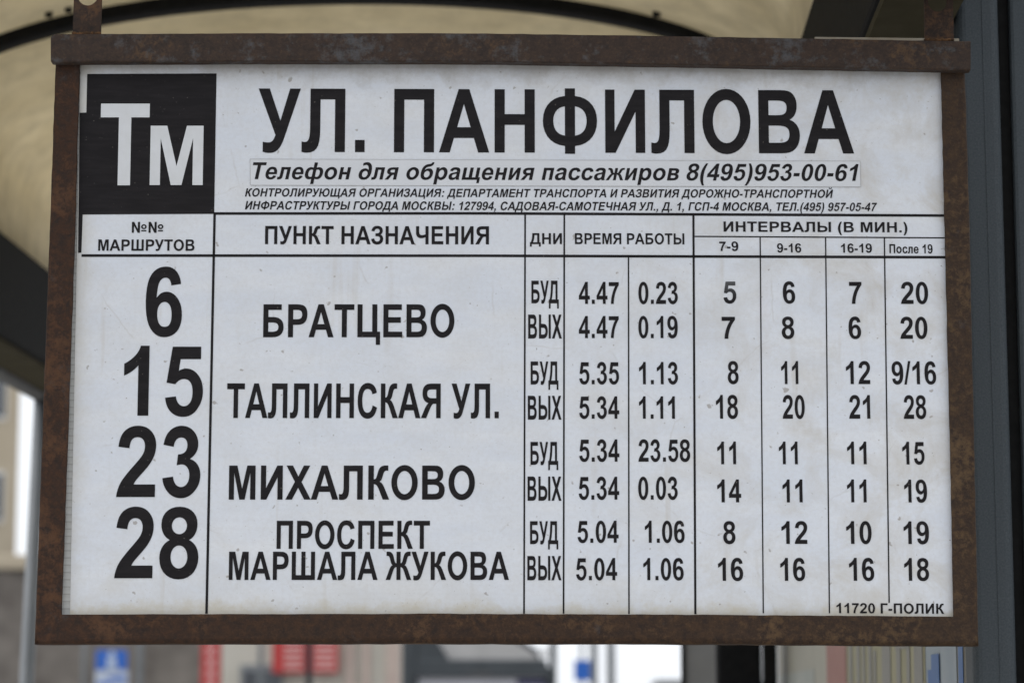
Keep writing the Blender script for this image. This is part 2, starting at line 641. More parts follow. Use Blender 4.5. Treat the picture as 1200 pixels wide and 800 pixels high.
put('В', 722, [(73, 0), (73, 716), (365, 716), (450, 716, 520, 712, 560, 680), (600, 650, 625, 600, 625, 540), (625, 460, 585, 405, 520, 380), (610, 358, 665, 290, 665, 205),
               (665, 110, 610, 35, 520, 12), (475, 1, 420, 0, 330, 0)],
    [(218, 597), (218, 431), (335, 431), (430, 431, 480, 445, 480, 515), (480, 585, 430, 597, 330, 597)],
    [(218, 313), (218, 119), (350, 119), (450, 119, 515, 130, 515, 217), (515, 295, 455, 313, 345, 313)])
put('Р', 667, [(73, 0), (73, 716), (330, 716), (540, 716, 628, 660, 628, 496), (628, 340, 530, 270, 350, 270), (218, 270), (218, 0)],
    [(218, 595), (218, 391), (330, 391), (440, 391, 478, 425, 478, 493), (478, 570, 430, 595, 330, 595)])
put('Я', 722, [(649, 0), (649, 716), (345, 716), (150, 716, 62, 650, 62, 513), (62, 400, 130, 330, 255, 312), (190, 272, 160, 235, 110, 155), (10, 0), (182, 0), (300, 185),
               (365, 285, 385, 299, 450, 299), (504, 299), (504, 0)],
    [(504, 595), (504, 413), (395, 413), (270, 413, 212, 435, 212, 507), (212, 575, 265, 595, 370, 595)])
put('И', 719, [(73, 716), (209, 716), (209, 239), (499, 716), (646, 716), (646, 0), (510, 0), (510, 468), (221, 0), (73, 0)])
put('Й', 719, [(73, 716), (209, 716), (209, 239), (499, 716), (646, 716), (646, 0), (510, 0), (510, 468), (221, 0), (73, 0)],
    [(205, 900), (285, 900), (292, 850, 320, 830, 358, 830), (400, 830, 425, 850, 432, 900), (515, 900), (505, 810, 450, 765, 360, 765), (268, 765, 215, 810, 205, 900)])
KARM = [(218, 425), (270, 425, 285, 455, 318, 560), (355, 680, 410, 720, 540, 720), (565, 720, 580, 718, 595, 716), (595, 607), (580, 609, 570, 610, 560, 610),
        (500, 610, 480, 590, 455, 510), (430, 430, 410, 395, 365, 377), (430, 360, 465, 310, 520, 200), (623, 0), (455, 0), (350, 215), (305, 300, 275, 325, 218, 325)]
put('К', 635, [(73, 0), (73, 716), (218, 716)] + KARM + [(218, 0)])
arm = [(530 + (x - 218) * .94, y) for x, y in flat(KARM)]
zh = [(385, 716), (530, 716)] + arm + [(530, 0), (385, 0)] + mirror(arm, 457.5)
G['Ж'] = (915, [zh])
put('М', 833, [(71, 0), (71, 716), (288, 716), (418, 228), (546, 716), (764, 716), (764, 0), (629, 0), (629, 564), (487, 0), (347, 0), (205, 564), (205, 0)])
put('Х', 667, [(0, 0), (245, 374), (23, 716), (192, 716), (336, 486), (476, 716), (644, 716), (421, 369), (666, 0), (492, 0), (332, 248), (172, 0)])
put('Ц', 747, [(73, 0), (73, 716), (218, 716), (218, 121), (500, 121), (500, 716), (645, 716), (645, 121), (727, 121), (727, -165), (606, -165), (606, 0)])
put('Щ', 990, [(73, 0), (73, 716), (218, 716), (218, 121), (412, 121), (412, 716), (557, 716), (557, 121), (752, 121), (752, 716), (897, 716), (897, 121), (975, 121), (975, -165), (855, -165), (855, 0)])
put('Ш', 970, [(73, 0), (73, 716), (218, 716), (218, 121), (412, 121), (412, 716), (557, 716), (557, 121), (752, 121), (752, 716), (897, 716), (897, 0)])
put('Ч', 715, [(642, 0), (642, 716), (497, 716), (497, 395), (430, 370, 385, 362, 340, 362), (245, 362, 200, 400, 200, 500), (200, 716), (55, 716), (55, 470),
               (55, 310, 150, 240, 300, 240), (370, 240, 430, 255, 497, 280), (497, 0)])
BOWL = [(345, 440), (555, 440, 660, 360, 660, 222), (660, 80, 555, 0, 340, 0)]
BOWLH = [(218, 119), (218, 321), (335, 321), (450, 321, 510, 295, 510, 221), (510, 140, 440, 119, 335, 119)]
put('Ь', 700, [(73, 0), (73, 716), (218, 716), (218, 440)] + BOWL, BOWLH)
put('Ы', 938, [(73, 0), (73, 716), (218, 716), (218, 440)] + BOWL, BOWLH, [(720, 0), (720, 716), (865, 716), (865, 0)])
put('Б', 715, [(73, 0), (73, 716), (600, 716), (600, 595), (218, 595), (218, 440)] + BOWL, BOWLH)
put('Д', 730, [(0, -165), (0, 121), (55, 121), (110, 220, 155, 400, 160, 716), (625, 716), (625, 121), (710, 121), (710, -165), (590, -165), (590, 0), (120, 0), (120, -165)],
    [(300, 595), (480, 595), (480, 121), (205, 121), (260, 230, 295, 390, 300, 595)])
put('З', 620, [(30, 530), (60, 660, 150, 728, 300, 728), (470, 728, 560, 650, 560, 540), (560, 460, 520, 410, 455, 380), (535, 355, 580, 295, 580, 205), (580, 70, 470, -12, 300, -12),
               (140, -12, 40, 60, 20, 205), (160, 232), (175, 150, 220, 106, 295, 106), (380, 106, 432, 145, 432, 215), (432, 290, 380, 318, 290, 318), (220, 318), (220, 432), (285, 432),
               (370, 432, 415, 460, 415, 525), (415, 580, 370, 610, 300, 610), (225, 610, 185, 570, 165, 505)])
fh = flat([(505, 525), (505, 193), (610, 203, 672, 262, 672, 360), (672, 455, 610, 515, 505, 525)])
G['Ф'] = (865, [flat([(360, 728), (505, 728), (505, 642), (700, 630, 822, 520, 822, 360), (822, 200, 700, 88, 505, 76), (505, -12), (360, -12), (360, 76), (165, 88, 43, 200, 43, 360),
                      (43, 520, 165, 630, 360, 642)]), fh, mirror(fh, 432.5)])
G['Ю'] = (1040, [flat([(73, 0), (73, 716), (218, 716), (218, 421), (352, 421), (375, 620, 490, 728, 668, 728), (870, 728, 1000, 580, 1000, 358), (1000, 140, 870, -12, 666, -12),
                       (490, -12, 375, 100, 352, 300), (218, 300), (218, 0)]), ell(492, 856, 110, 606)])
put('1', 556, [(393, 0), (256, 0), (256, 516), (205, 468, 145, 433, 77, 411), (77, 535), (113, 547, 152, 569, 195, 602), (238, 635, 267, 674, 282, 719), (393, 719)])
put('2', 556, [(505, 127), (505, 0), (25, 0), (30, 48, 46, 94, 72, 137), (98, 180, 150, 236, 227, 308), (289, 366, 327, 405, 341, 426), (360, 454, 370, 482, 370, 510),
               (370, 541, 362, 564, 345, 581), (329, 598, 306, 606, 277, 606), (248, 606, 225, 597, 208, 580), (191, 563, 181, 534, 178, 494), (41, 508), (49, 584, 75, 639, 118, 672),
               (161, 705, 215, 722, 280, 722), (351, 722, 407, 703, 448, 664), (489, 626, 509, 578, 509, 521), (509, 489, 503, 458, 492, 429), (480, 400, 462, 369, 437, 337),
               (420, 316, 390, 285, 347, 245), (304, 206, 277, 180, 266, 167), (254, 154, 245, 141, 238, 127)])
put('3', 556, [(37, 190), (170, 206), (174, 172, 186, 146, 204, 128), (222, 110, 245, 101, 271, 101), (299, 101, 323, 112, 342, 133), (361, 154, 371, 183, 371, 219),
               (371, 253, 362, 280, 343, 300), (325, 320, 302, 330, 276, 330), (258, 330, 237, 327, 212, 320), (227, 432), (264, 431, 292, 439, 312, 456), (331, 473, 341, 496, 341, 524),
               (341, 548, 334, 567, 320, 582), (305, 596, 286, 603, 262, 603), (239, 603, 218, 595, 202, 579), (185, 563, 175, 539, 171, 508), (44, 529), (53, 573, 66, 607, 84, 633),
               (102, 659, 127, 681, 158, 697), (190, 713, 226, 722, 265, 722), (332, 722, 386, 700, 426, 658), (460, 623, 476, 580, 476, 534), (476, 472, 442, 422, 374, 385),
               (415, 376, 447, 357, 472, 327), (496, 297, 508, 261, 508, 219), (508, 158, 486, 105, 441, 62), (396, 15, 340, -12, 273, -12), (209, -12, 156, 7, 114, 44), (72, 81, 44, 130, 37, 190)])
put('4', 556, [(311, 0), (311, 144), (19, 144), (19, 264), (329, 719), (444, 719), (444, 265), (533, 265), (533, 144), (444, 144), (444, 0)], [(311, 265), (311, 510), (147, 265)])
put('5', 556, [(45, 184), (181, 198), (185, 167, 197, 143, 216, 124), (236, 106, 259, 97, 285, 97), (314, 97, 339, 109, 360, 133), (380, 157, 390, 193, 390, 242),
               (390, 287, 380, 321, 360, 343), (339, 366, 313, 377, 280, 377), (239, 377, 203, 359, 171, 323), (60, 339), (130, 709), (490, 709), (490, 581), (233, 581), (212, 461),
               (242, 476, 273, 484, 305, 484), (365, 484, 416, 462, 458, 418), (500, 374, 521, 317, 521, 247), (521, 188, 504, 136, 470, 90), (423, 20, 359, -12, 277, -12),
               (211, -12, 158, 6, 117, 41), (76, 76, 52, 124, 45, 184)])
six_o = flat([(511, 541), (378, 526), (375, 553, 366, 574, 352, 587), (338, 600, 320, 606, 297, 606), (267, 606, 242, 593, 221, 566), (201, 539, 188, 483, 182, 397),
              (218, 439, 262, 460, 314, 460), (373, 460, 424, 438, 466, 393), (508, 348, 529, 290, 529, 219), (529, 143, 507, 83, 462, 45), (418, 7, 361, -12, 291, -12),
              (217, -12, 156, 17, 108, 75), (60, 133, 36, 227, 36, 359), (36, 494, 61, 591, 111, 645), (161, 700, 226, 722, 305, 722), (361, 722, 407, 706, 443, 675), (480, 644, 502, 599, 511, 541)], 5)
six_h = flat([(194, 230), (194, 184, 205, 149, 226, 124), (247, 99, 271, 96, 298, 96), (324, 96, 346, 100, 363, 121), (381, 141, 389, 170, 389, 217), (389, 264, 380, 299, 361, 321),
              (343, 343, 319, 354, 291, 354), (264, 354, 240, 343, 222, 322), (203, 301, 194, 270, 194, 230)], 5)
G['6'] = (556, [six_o, six_h])
G['9'] = (556, [[(556 - x, 710 - y) for x, y in c] for c in (six_o, six_h)])
put('7', 556, [(42, 581), (42, 709), (512, 709), (512, 609), (473, 571, 434, 517, 393, 446), (353, 376, 322, 301, 301, 221), (280, 142, 269, 68, 270, 0), (137, 0),
               (139, 107, 161, 216, 203, 327), (245, 438, 290, 520, 345, 581)])
G['8'] = (556, [flat([(50, 545), (50, 650, 140, 722, 278, 722), (416, 722, 506, 650, 506, 545), (506, 470, 468, 412, 403, 385), (480, 355, 524, 292, 524, 208), (524, 78, 425, -12, 280, -12),
                      (135, -12, 32, 70, 32, 204), (32, 285, 75, 352, 159, 385), (90, 412, 50, 470, 50, 545)]), ell(183, 373, 444, 614), ell(173, 385, 98, 330)])
G['0'] = (556, [ell(40, 515, -12, 722, .6), ell(182, 374, 100, 610, .6)])
put('.', 278, rect(72, 209, 0, 137))
put(',', 278, [(68, 0), (68, 137), (205, 137), (205, 40), (205, -50, 160, -120, 85, -160), (55, -105), (105, -85, 130, -50, 132, 0)])
put(':', 333, rect(100, 237, 0, 137), rect(100, 237, 382, 519))
put('-', 333, rect(40, 293, 190, 327))
par = flat([(300, -211), (206, -211), (130, -95, 60, 50, 60, 257), (60, 470, 140, 620, 207, 728), (302, 728), (225, 570, 200, 420, 200, 260), (200, 90, 225, -70, 300, -211)])
G['('] = (333, [par])
G[')'] = (333, [mirror(par, 166)])
put('/', 278, [(0, -12), (178, 728), (279, 728), (102, -12)])
G['№'] = (1010, [flat([(70, 0), (70, 716), (205, 716), (430, 250), (430, 716), (560, 716), (560, 0), (425, 0), (200, 466), (200, 0)]), ell(630, 965, 240, 560), ell(722, 873, 322, 478),
                 rect(645, 950, 95, 180)])
# lower case
put('е', 556, [(372, 165), (509, 142), (480, 40, 400, -12, 287, -12), (120, -12, 34, 90, 34, 257), (34, 425, 130, 531, 272, 531), (430, 531, 520, 420, 516, 212), (172, 212),
               (172, 130, 220, 86, 290, 86), (335, 86, 362, 110, 372, 165)], [(178, 303), (380, 303), (380, 385, 335, 427, 280, 427), (220, 427, 178, 380, 178, 303)])
put('л', 570, [(500, 0), (500, 519), (100, 519), (100, 240), (100, 130, 95, 98, 50, 98), (10, 104), (10, 0), (30, -6, 50, -8, 75, -8), (200, -8, 232, 50, 232, 190), (232, 414), (363, 414), (363, 0)])
lfh = flat([(477, 400), (477, 118), (580, 75, 650, 130, 650, 260), (650, 390, 580, 445, 477, 400)])
G['ф'] = (817, [flat([(340, 716), (477, 716), (477, 500), (650, 560, 790, 470, 790, 260), (790, 50, 650, -40, 477, 20), (477, -199), (340, -199), (340, 20), (165, -40, 27, 50, 27, 260),
                      (27, 470, 165, 560, 340, 500)]), lfh, mirror(lfh, 408.5)])
G['о'] = (611, [ell(40, 570, -12, 531), ell(180, 430, 100, 419)])
put('н', 576, [(66, 0), (66, 519), (203, 519), (203, 318), (373, 318), (373, 519), (510, 519), (510, 0), (373, 0), (373, 213), (203, 213), (203, 0)])
G['д'] = (600, [flat([(130, 690), (190, 725, 250, 735, 300, 735), (460, 735, 560, 600, 560, 330), (560, 110, 460, -12, 290, -12), (130, -12, 36, 80, 36, 230), (36, 380, 130, 470, 260, 470),
                      (330, 470, 380, 445, 415, 405), (405, 540, 360, 620, 280, 620), (235, 620, 195, 605, 150, 580)]), ell(176, 412, 95, 365)])
put('я', 576, [(510, 0), (510, 519), (280, 519), (120, 519, 50, 460, 50, 365), (50, 280, 100, 230, 190, 215), (150, 195, 130, 170, 100, 125), (15, 0), (170, 0), (235, 105),
               (275, 175, 300, 200, 345, 203), (373, 203), (373, 0)], [(373, 420), (373, 300), (290, 300), (215, 300, 190, 320, 190, 360), (190, 405, 220, 420, 290, 420)])
G['б'] = (597, [flat([(520, 740), (430, 740), (425, 690, 400, 680, 330, 670), (130, 645, 38, 560, 38, 270), (38, 90, 130, -12, 300, -12), (460, -12, 556, 90, 556, 245),
                      (556, 390, 470, 480, 345, 480), (270, 480, 215, 455, 175, 400), (190, 510, 240, 540, 340, 555), (450, 570, 520, 620, 520, 740)]), ell(178, 418, 95, 375)])
G['р'] = (611, [flat([(66, -199), (66, 519), (195, 519), (195, 445), (230, 500, 285, 531, 345, 531), (480, 531, 572, 430, 572, 262), (572, 90, 480, -12, 345, -12),
                      (285, -12, 240, 15, 203, 55), (203, -199)]), ell(204, 432, 100, 420)])
put('а', 556, [(174, 361), (49, 383), (75, 490, 145, 531, 275, 531), (430, 531, 490, 470, 490, 360), (490, 130), (490, 70, 497, 35, 520, 0), (383, 0), (375, 20, 370, 40, 366, 57),
               (325, 10, 270, -12, 210, -12), (105, -12, 38, 50, 38, 145), (38, 230, 90, 280, 200, 302), (275, 317, 325, 328, 355, 342), (357, 400, 335, 425, 265, 425), (215, 425, 190, 405, 174, 361)],
    [(355, 262), (335, 255, 300, 247, 250, 236), (195, 223, 175, 200, 175, 160), (175, 118, 205, 88, 250, 88), (310, 88, 355, 130, 355, 200)])
put('щ', 850, [(66, 0), (66, 519), (203, 519), (203, 105), (345, 105), (345, 519), (482, 519), (482, 105), (625, 105), (625, 519), (762, 519), (762, 105), (830, 105), (830, -140), (720, -140), (720, 0)])
put('и', 580, [(66, 519), (195, 519), (195, 190), (380, 519), (515, 519), (515, 0), (386, 0), (386, 325), (201, 0), (66, 0)])
put('п', 566, [(66, 0), (66, 519), (500, 519), (500, 0), (363, 0), (363, 414), (203, 414), (203, 0)])
put('с', 556, [(524, 366), (389, 341), (380, 395, 350, 421, 300, 421), (220, 421, 180, 370, 180, 268), (180, 150, 220, 97, 302, 97), (360, 97, 390, 130, 405, 197), (539, 174),
               (510, 50, 430, -12, 296, -12), (135, -12, 40, 90, 40, 259), (40, 430, 135, 531, 298, 531), (425, 531, 500, 475, 524, 366)])
G['ж'] = (750, [[(x * .82, y * .725) for x, y in zh]])
put('в', 560, [(66, 0), (66, 519), (300, 519), (450, 519, 515, 470, 515, 385), (515, 330, 480, 290, 430, 275), (495, 260, 535, 215, 535, 150), (535, 50, 460, 0, 310, 0)],
    [(203, 420), (203, 316), (290, 316), (350, 316, 375, 330, 375, 368), (375, 408, 350, 420, 290, 420)],
    [(203, 218), (203, 98), (300, 98), (365, 98, 395, 115, 395, 158), (395, 205, 365, 218, 300, 218)])

TRI = {}


def glyph(ch):
    if ch not in TRI:
        pts, ed = [], []
        for c in G[ch][1]:
            b = len(pts)
            pts += [Vector(p) for p in c]
            ed += [(b + i, b + (i + 1) % len(c)) for i in range(len(c))]
        if pts:
            vs, _, fs = delaunay_2d_cdt(pts, ed, [], 0, 1e-4)[:3]

            def inside(x, y):
                odd = False
                for c in G[ch][1]:
                    for (xa, ya), (xb, yb) in zip(c, c[1:] + c[:1]):
                        if (ya > y) != (yb > y) and x < xa + (y - ya) * (xb - xa) / (yb - ya):
                            odd = not odd
                return odd
            keep = [tuple(f) for f in fs if inside(sum(vs[i].x for i in f) / len(f), sum(vs[i].y for i in f) / len(f))]
            TRI[ch] = ([(p.x, p.y) for p in vs], keep)
        else:
            TRI[ch] = ([], [])
    return TRI[ch]


def text(s, x0, x1, yt, yb, dy=0.0, shear=0.0, mat=None, wz=.0004, parent=None, name='lettering', gap=0.0):
    """string whose ink fills photo pixels x0..x1 between cap line yt and base line yb (dy: drop of the right end)"""
    pen, V, T = 0.0, [], []
    for ch in s:
        vs, fs = glyph(ch)
        b = len(V)
        V += [(pen + x + shear * y, y) for x, y in vs]
        T += [tuple(b + i for i in f) for f in fs]
        pen += G[ch][0] + gap
    lo = min(v[0] for v in V)
    hi = max(v[0] for v in V)
    a, c = sg(x0, yb, wz), sg(x1, yb + dy, wz)
    m0, m1 = sg((x0 + x1) / 2, yb + dy / 2, wz), sg((x0 + x1) / 2, yt + dy / 2, wz)
    ux = (c - a)
    L = ux.length
    ux.normalize()
    uy = Vector((-ux.y, ux.x, 0))
    sy = (m1 - m0).length / 716
    sx = L / (hi - lo)
    me = bpy.data.meshes.new(name)
    P = [a + ux * ((x - lo) * sx) + uy * (y * sy) for x, y in V]
    me.from_pydata([tuple(p) for p in P], [], T)
    me.update()
    return sign_part(name, me, mat or INK, parent or sheet)


def rule(xa, ya, xb, yb, th):
    """printed line of th photo pixels"""
    wz = .00035
    a, b = sg(xa, ya, wz), sg(xb, yb, wz)
    d = (b - a).normalized()
    n = Vector((-d.y, d.x, 0)) * (th * .00041)
    me = bpy.data.meshes.new('table_rule')
    me.from_pydata([tuple(p) for p in (a - n, b - n, b + n, a + n)], [], [(0, 1, 2, 3)])
    return sign_part('table_rule', me, INK, sheet)


# black emblem block with white letters
wz = .00035
blk = [sg(x, y, wz) for x, y in [(102.2, 86.9), (253.8, 86.3), (251, 250.6), (96.9, 251.4), (95.4, 296), (91.5, 296.3), (93.4, 132.3), (101.2, 132)]]
me = bpy.data.meshes.new('emblem_block')
me.from_pydata([tuple(p) for p in blk], [], [(0, 1, 2, 3, 6, 7), (3, 4, 5, 6)])
sign_part('emblem_block', me, INK, sheet)
PRW = flat_noise('white_print', (.70, .715, .74), (.64, .65, .66), 60, .45)
text('Т', 116.3, 173.8, 121.6, 217.2, mat=PRW, wz=.0008)
text('М', 175.3, 237.5, 147.5, 216.9, mat=PRW, wz=.0008)

# rules of the table
for r_ in [(250, 250.2, 560, 250.0, 3.2), (560, 250.0, 1107, 252.6, 3.2), (95.5, 299.4, 560, 299.6, 3.2), (560, 299.6, 1109, 301.4, 3.2),
           (251.5, 251, 242, 718.5, 3.0), (615.4, 251, 614.1, 718.5, 2.0), (661.3, 251, 660.4, 718.5, 2.0), (736.5, 301, 737.1, 718.7, 1.7),
           (812.6, 252, 814.9, 719, 2.6), (813, 277, 1107, 278.7, 1.5), (890.8, 278, 894.5, 718, 1.5), (967.5, 278, 972, 718, 1.5), (1036.4, 279, 1042, 706, 1.6)]:
    rule(*r_)

text('УЛ. ПАНФИЛОВА', 302, 1001, 104, 178, 2.0)
text('КОНТРОЛИРУЮЩАЯ ОРГАНИЗАЦИЯ: ДЕПАРТАМЕНТ ТРАНСПОРТА И РАЗВИТИЯ ДОРОЖНО-ТРАНСПОРТНОЙ', 287, 976.5, 220.7, 230.3, 1.6, .21)
text('ИНФРАСТРУКТУРЫ ГОРОДА МОСКВЫ: 127994, САДОВАЯ-САМОТЕЧНАЯ УЛ., Д. 1, ГСП-4 МОСКВА, ТЕЛ.(495) 957-05-47', 287, 1028, 235.6, 245.4, 2.0, .21)
# phone number on a pasted strip
STRIP = flat_noise('sticker_film', (.70, .715, .745), (.64, .655, .685), 14, .35, .45)
pts = [sg(x, y, .0006) for x, y in [(293, 186.5), (1008, 189), (1008.5, 219), (293.5, 217)]]
strip = sign_part('phone_sticker', prism(pts, (0, 0, -.0005)), STRIP)
edge = bmesh.new()
EDGEM = flat_noise('sticker_edge_grime', (.40, .39, .39), (.55, .55, .55), 90)
for k in range(4):
    a, b = pts[k].copy(), pts[(k + 1) % 4].copy()
    d = (b - a).normalized()
    n = Vector((-d.y, d.x, 0)) * .00022
    q = [p + Vector((0, 0, .0002)) for p in (a - n, b - n, b + n, a + n)]
    edge.faces.new([edge.verts.new(p) for p in q])
sign_part('grime_edge', edge, EDGEM, strip)
text('Телефон для обращения пассажиров 8(495)953-00-61', 296, 1006.5, 190.3, 210, 2.1, .21, wz=.0009, parent=strip)

text('№№', 154.4, 191.3, 260, 272.8)
text('МАРШРУТОВ', 115, 227.8, 280.6, 293.8)
text('ПУНКТ НАЗНАЧЕНИЯ', 310.5, 573, 264.8, 286, .3)
text('ДНИ', 621, 658.5, 273.2, 286)
text('ВРЕМЯ РАБОТЫ', 673.7, 802, 273.2, 286, .3)
text('ИНТЕРВАЛЫ (В МИН.)', 848, 1063.5, 259.5, 271.4, .9)
text('7-9', 843, 865.3, 283, 294)
text('9-16', 910.7, 939, 285.2, 295.7)
text('16-19', 985.6, 1021.9, 285.4, 296)
text('После 19', 1042.4, 1093, 286, 296.6, .3)
# route numbers and destinations
text('6', 170, 212.7, 313, 393.6, name='route_number')
text('15', 144.3, 237.3, 405.3, 486.8, name='route_number')
text('23', 136, 234.3, 499.3, 582, name='route_number')
text('28', 133.7, 232, 594, 677, name='route_number')
text('БРАТЦЕВО', 308.3, 532.5, 356.5, 395)
text('ТАЛЛИНСКАЯ УЛ.', 265.7, 584.5, 449, 489.5, .3)
text('МИХАЛКОВО', 268, 556.5, 545.2, 585)
text('ПРОСПЕКТ', 324, 503.7, 609.8, 642.6)
text('МАРШАЛА ЖУКОВА', 268, 596.5, 646, 679)
ROWS = [('БУД', 622.8, 654.8, 328.8, 355.3), ('ВЫХ', 619, 658.5, 368.5, 396.5), ('БУД', 621.9, 654.4, 423.4, 450.3), ('ВЫХ', 618.6, 658, 463.5, 491.4),
        ('БУД', 621.7, 654.2, 517.5, 544.3), ('ВЫХ', 618.3, 658, 558, 586.3), ('БУД', 621.2, 654.2, 610.3, 637.1), ('ВЫХ', 618, 658, 651, 679.4)]
for r_ in ROWS:
    text(*r_)
TIMES = [('4.47', 678.4, 725.3, 330.3, 356), ('4.47', 678.4, 725.3, 370.2, 396), ('5.35', 678.9, 725.5, 424, 450), ('5.34', 678.9, 725.7, 464.2, 490.3),
         ('5.34', 678.9, 725.9, 514.6, 540.6), ('5.34', 678.3, 725.7, 558.3, 585), ('5.04', 676.9, 725, 609.8, 635.5), ('5.04', 675.2, 723.3, 653.4, 679.3),
         ('0.23', 748.2, 794.4, 330.3, 356), ('0.19', 748.2, 794.4, 370.2, 396), ('1.13', 749, 794.6, 424, 450), ('1.11', 749, 791, 464.2, 490.3),
         ('23.58', 748.2, 808.9, 514.6, 540.6), ('0.03', 748, 794.3, 558.3, 585), ('1.06', 755.8, 802.4, 609.8, 635.5), ('1.06', 754, 801.3, 653.4, 679.3)]
for r_ in TIMES:
    text(*r_, name='time_entry')
IV = [('6', 917.6, 932, 329.7, 355.4), ('7', 995.5, 1010, 330, 355.9), ('20', 1056, 1088, 330.3, 356),
      ('7', 846, 861.6, 370.9, 396.8), ('8', 916.3, 931, 371, 396.8), ('6', 994.7, 1009.3, 371, 396.8), ('20', 1055.2, 1087.2, 371.2, 396.8),
      ('8', 853, 865.7, 423, 449.6), ('11', 915.7, 935.7, 423, 449.8), ('12', 991.7, 1020, 423, 449.8), ('9/16', 1045.3, 1097.3, 423.3, 450),
      ('18', 839.3, 865, 462.6, 490.3), ('20', 917.3, 943.3, 462.8, 490.3), ('21', 995.3, 1020, 462.8, 490.3), ('28', 1059.3, 1085.7, 463, 490.5),
      ('11', 840.7, 862.7, 517.2, 543.6), ('11', 913, 935, 517.2, 543.6), ('11', 993, 1015.7, 517.2, 543.6), ('15', 1057.7, 1083.7, 517.4, 543.8),
      ('14', 840.7, 868.7, 561.5, 588.2), ('11', 917.3, 940.7, 561.5, 588.2), ('11', 993, 1015.7, 561.5, 588.2), ('19', 1060, 1086.7, 561.7, 588.3),
      ('8', 847.7, 862, 610.3, 636.8), ('12', 916, 946.3, 610.3, 636.8), ('10', 992, 1021.7, 610.3, 636.8), ('19', 1059.3, 1089, 610.5, 637),
      ('16', 841.7, 871, 653.3, 680), ('16', 914.7, 943.7, 653.3, 680), ('16', 995.3, 1024.7, 653.3, 680), ('18', 1060, 1089, 653.5, 680)]
for r_ in IV:
    text(*r_, name='interval_entry')
INKF = ink_mat('worn_black_print', (sg(855, 350, 0).y, sg(855, 330, 0).y))
text('5', 848, 863, 329.6, 355.3, mat=INKF, name='interval_entry')
text('11720 Г-ПОЛИК', 980.3, 1106.5, 706, 717.8, .8)

# ================================================================== THE SHELTER
XL, XR, ZS, ZB = -1.152, .30, 2.52, 2.346     # inner beam faces, springing line, beam underside
Y0, Y1 = 2.15, 5.95
XM, HW, RISE, EXP, ZV = (XL + XR) / 2, (XR - XL) / 2, .175, 2.0, 2.692
blue_grey = flat_noise('grey_blue_paint', (.040, .050, .058), (.068, .080, .090), 520, .55, .3, .6, .0008)
dark_paint = flat_noise('dark_grey_paint', (.010, .0105, .012), (.016, .0165, .018), 60, .8, .08, .1, .001)
black_rub = flat_noise('black_rubber', (.008, .008, .008), (.013, .013, .013), 80, .85, .1)
soffit = flat_noise('brown_soffit', (.045, .040, .024), (.06, .053, .035), 20, .9, .08)
grey_tube = flat_noise('grey_tube_paint', (.06, .062, .064), (.09, .092, .095), 30, .6, .3)


def ceiling_mat():
    m, t, p = new_mat('beige_ceiling', (.5, .45, .33), .8, 0, .2)
    v = coords(t)
    a = noise(t, v, 3.2, 6, .6, .3)
    b = noise(t, v, 17, 6, .7)
    c = mix(t, ramp(t, a, [(.3, 0.0), (.7, 1.0)]), (.64, .575, .43), (.80, .735, .585))
    c = mix(t, math_n(t, 'MULTIPLY', ramp(t, b, [(.38, 1.0), (.58, 0.0)]), .40), c, (.46, .42, .33))
    t.links.new(c, p.inputs['Base Color'])
    bump(t, p, b, .5, .006)
    tl = N(t, 'ShaderNodeBsdfTranslucent')          # thin yellowed fibreglass lets skylight through
    t.links.new(c, tl.inputs['Color'])
    ms = N(t, 'ShaderNodeMixShader')
    ms.inputs[0].default_value = .55
    t.links.new(p.outputs[0], ms.inputs[1])
    t.links.new(tl.outputs[0], ms.inputs[2])
    t.links.new(ms.outputs[0], t.nodes['Material Output'].inputs[0])
    return m


CEIL = ceiling_mat()
shelter = thing('tram_shelter', 'tram stop shelter with beige vaulted ceiling and grey blue steel posts', 'shelter', (XM, (Y0 + Y1) / 2, 0))


def arch_pts(extra, n=44):
    out = [(XM - HW - extra, ZS)]
    for i in range(n + 1):
        th_ = math.pi * (1 - i / n)
        cx_, sy_ = math.cos(th_), math.sin(th_)
        x = XM + (HW + extra) * math.copysign(abs(cx_) ** (2 / EXP), cx_)
        z = ZV + (RISE + extra) * abs(sy_) ** (2 / EXP)
        out.append((x, z))
    out.append((XM + HW + extra, ZS))
    return out


def vault(y0, y1, e0, e1):
    a, b = arch_pts(e0), arch_pts(e1)
    bm = bmesh.new()
    rows = []
    for y in (y0, y1):
        rows.append(([bm.verts.new((x, y, z)) for x, z in a], [bm.verts.new((x, y, z)) for x, z in b]))
    for (p0, p1) in ((0, 0), (1, 1)):
        for i in range(len(a) - 1):
            f = bm.faces.new((rows[0][p0][i], rows[0][p0][i + 1], rows[1][p0][i + 1], rows[1][p0][i]))
            f.smooth = True
    for r in (0, 1):
        for i in range(len(a) - 1):
            bm.faces.new((rows[r][0][i], rows[r][0][i + 1], rows[r][1][i + 1], rows[r][1][i]))
    for i in (0, -1):
        bm.faces.new((rows[0][0][i], rows[1][0][i], rows[1][1][i], rows[0][1][i]))
    return bm


YR = 4.35
for a, b in ((Y0, YR - .02), (YR + .02, Y1)):
    link('ceiling_panel', vault(a, b, .02, .035), CEIL, shelter)
for y in (Y0 - .03, YR, Y1 + .01):
    link('roof_rib', vault(y - .025, y + .025, -.002, .019), dark_paint, shelter)
for k, xo in enumerate((-.52, -.485, -.20, .05, .30, .335, .55)):
    x_ = XM + xo
    z_ = ZV + (RISE + .02) * math.sqrt(1 - (xo / (HW + .02)) ** 2)
    link('bolt', tube((x_, YR - .055, z_ + .004), (x_, YR - .055, z_ - .007), .0085, .007, n=6), dark_paint, shelter)
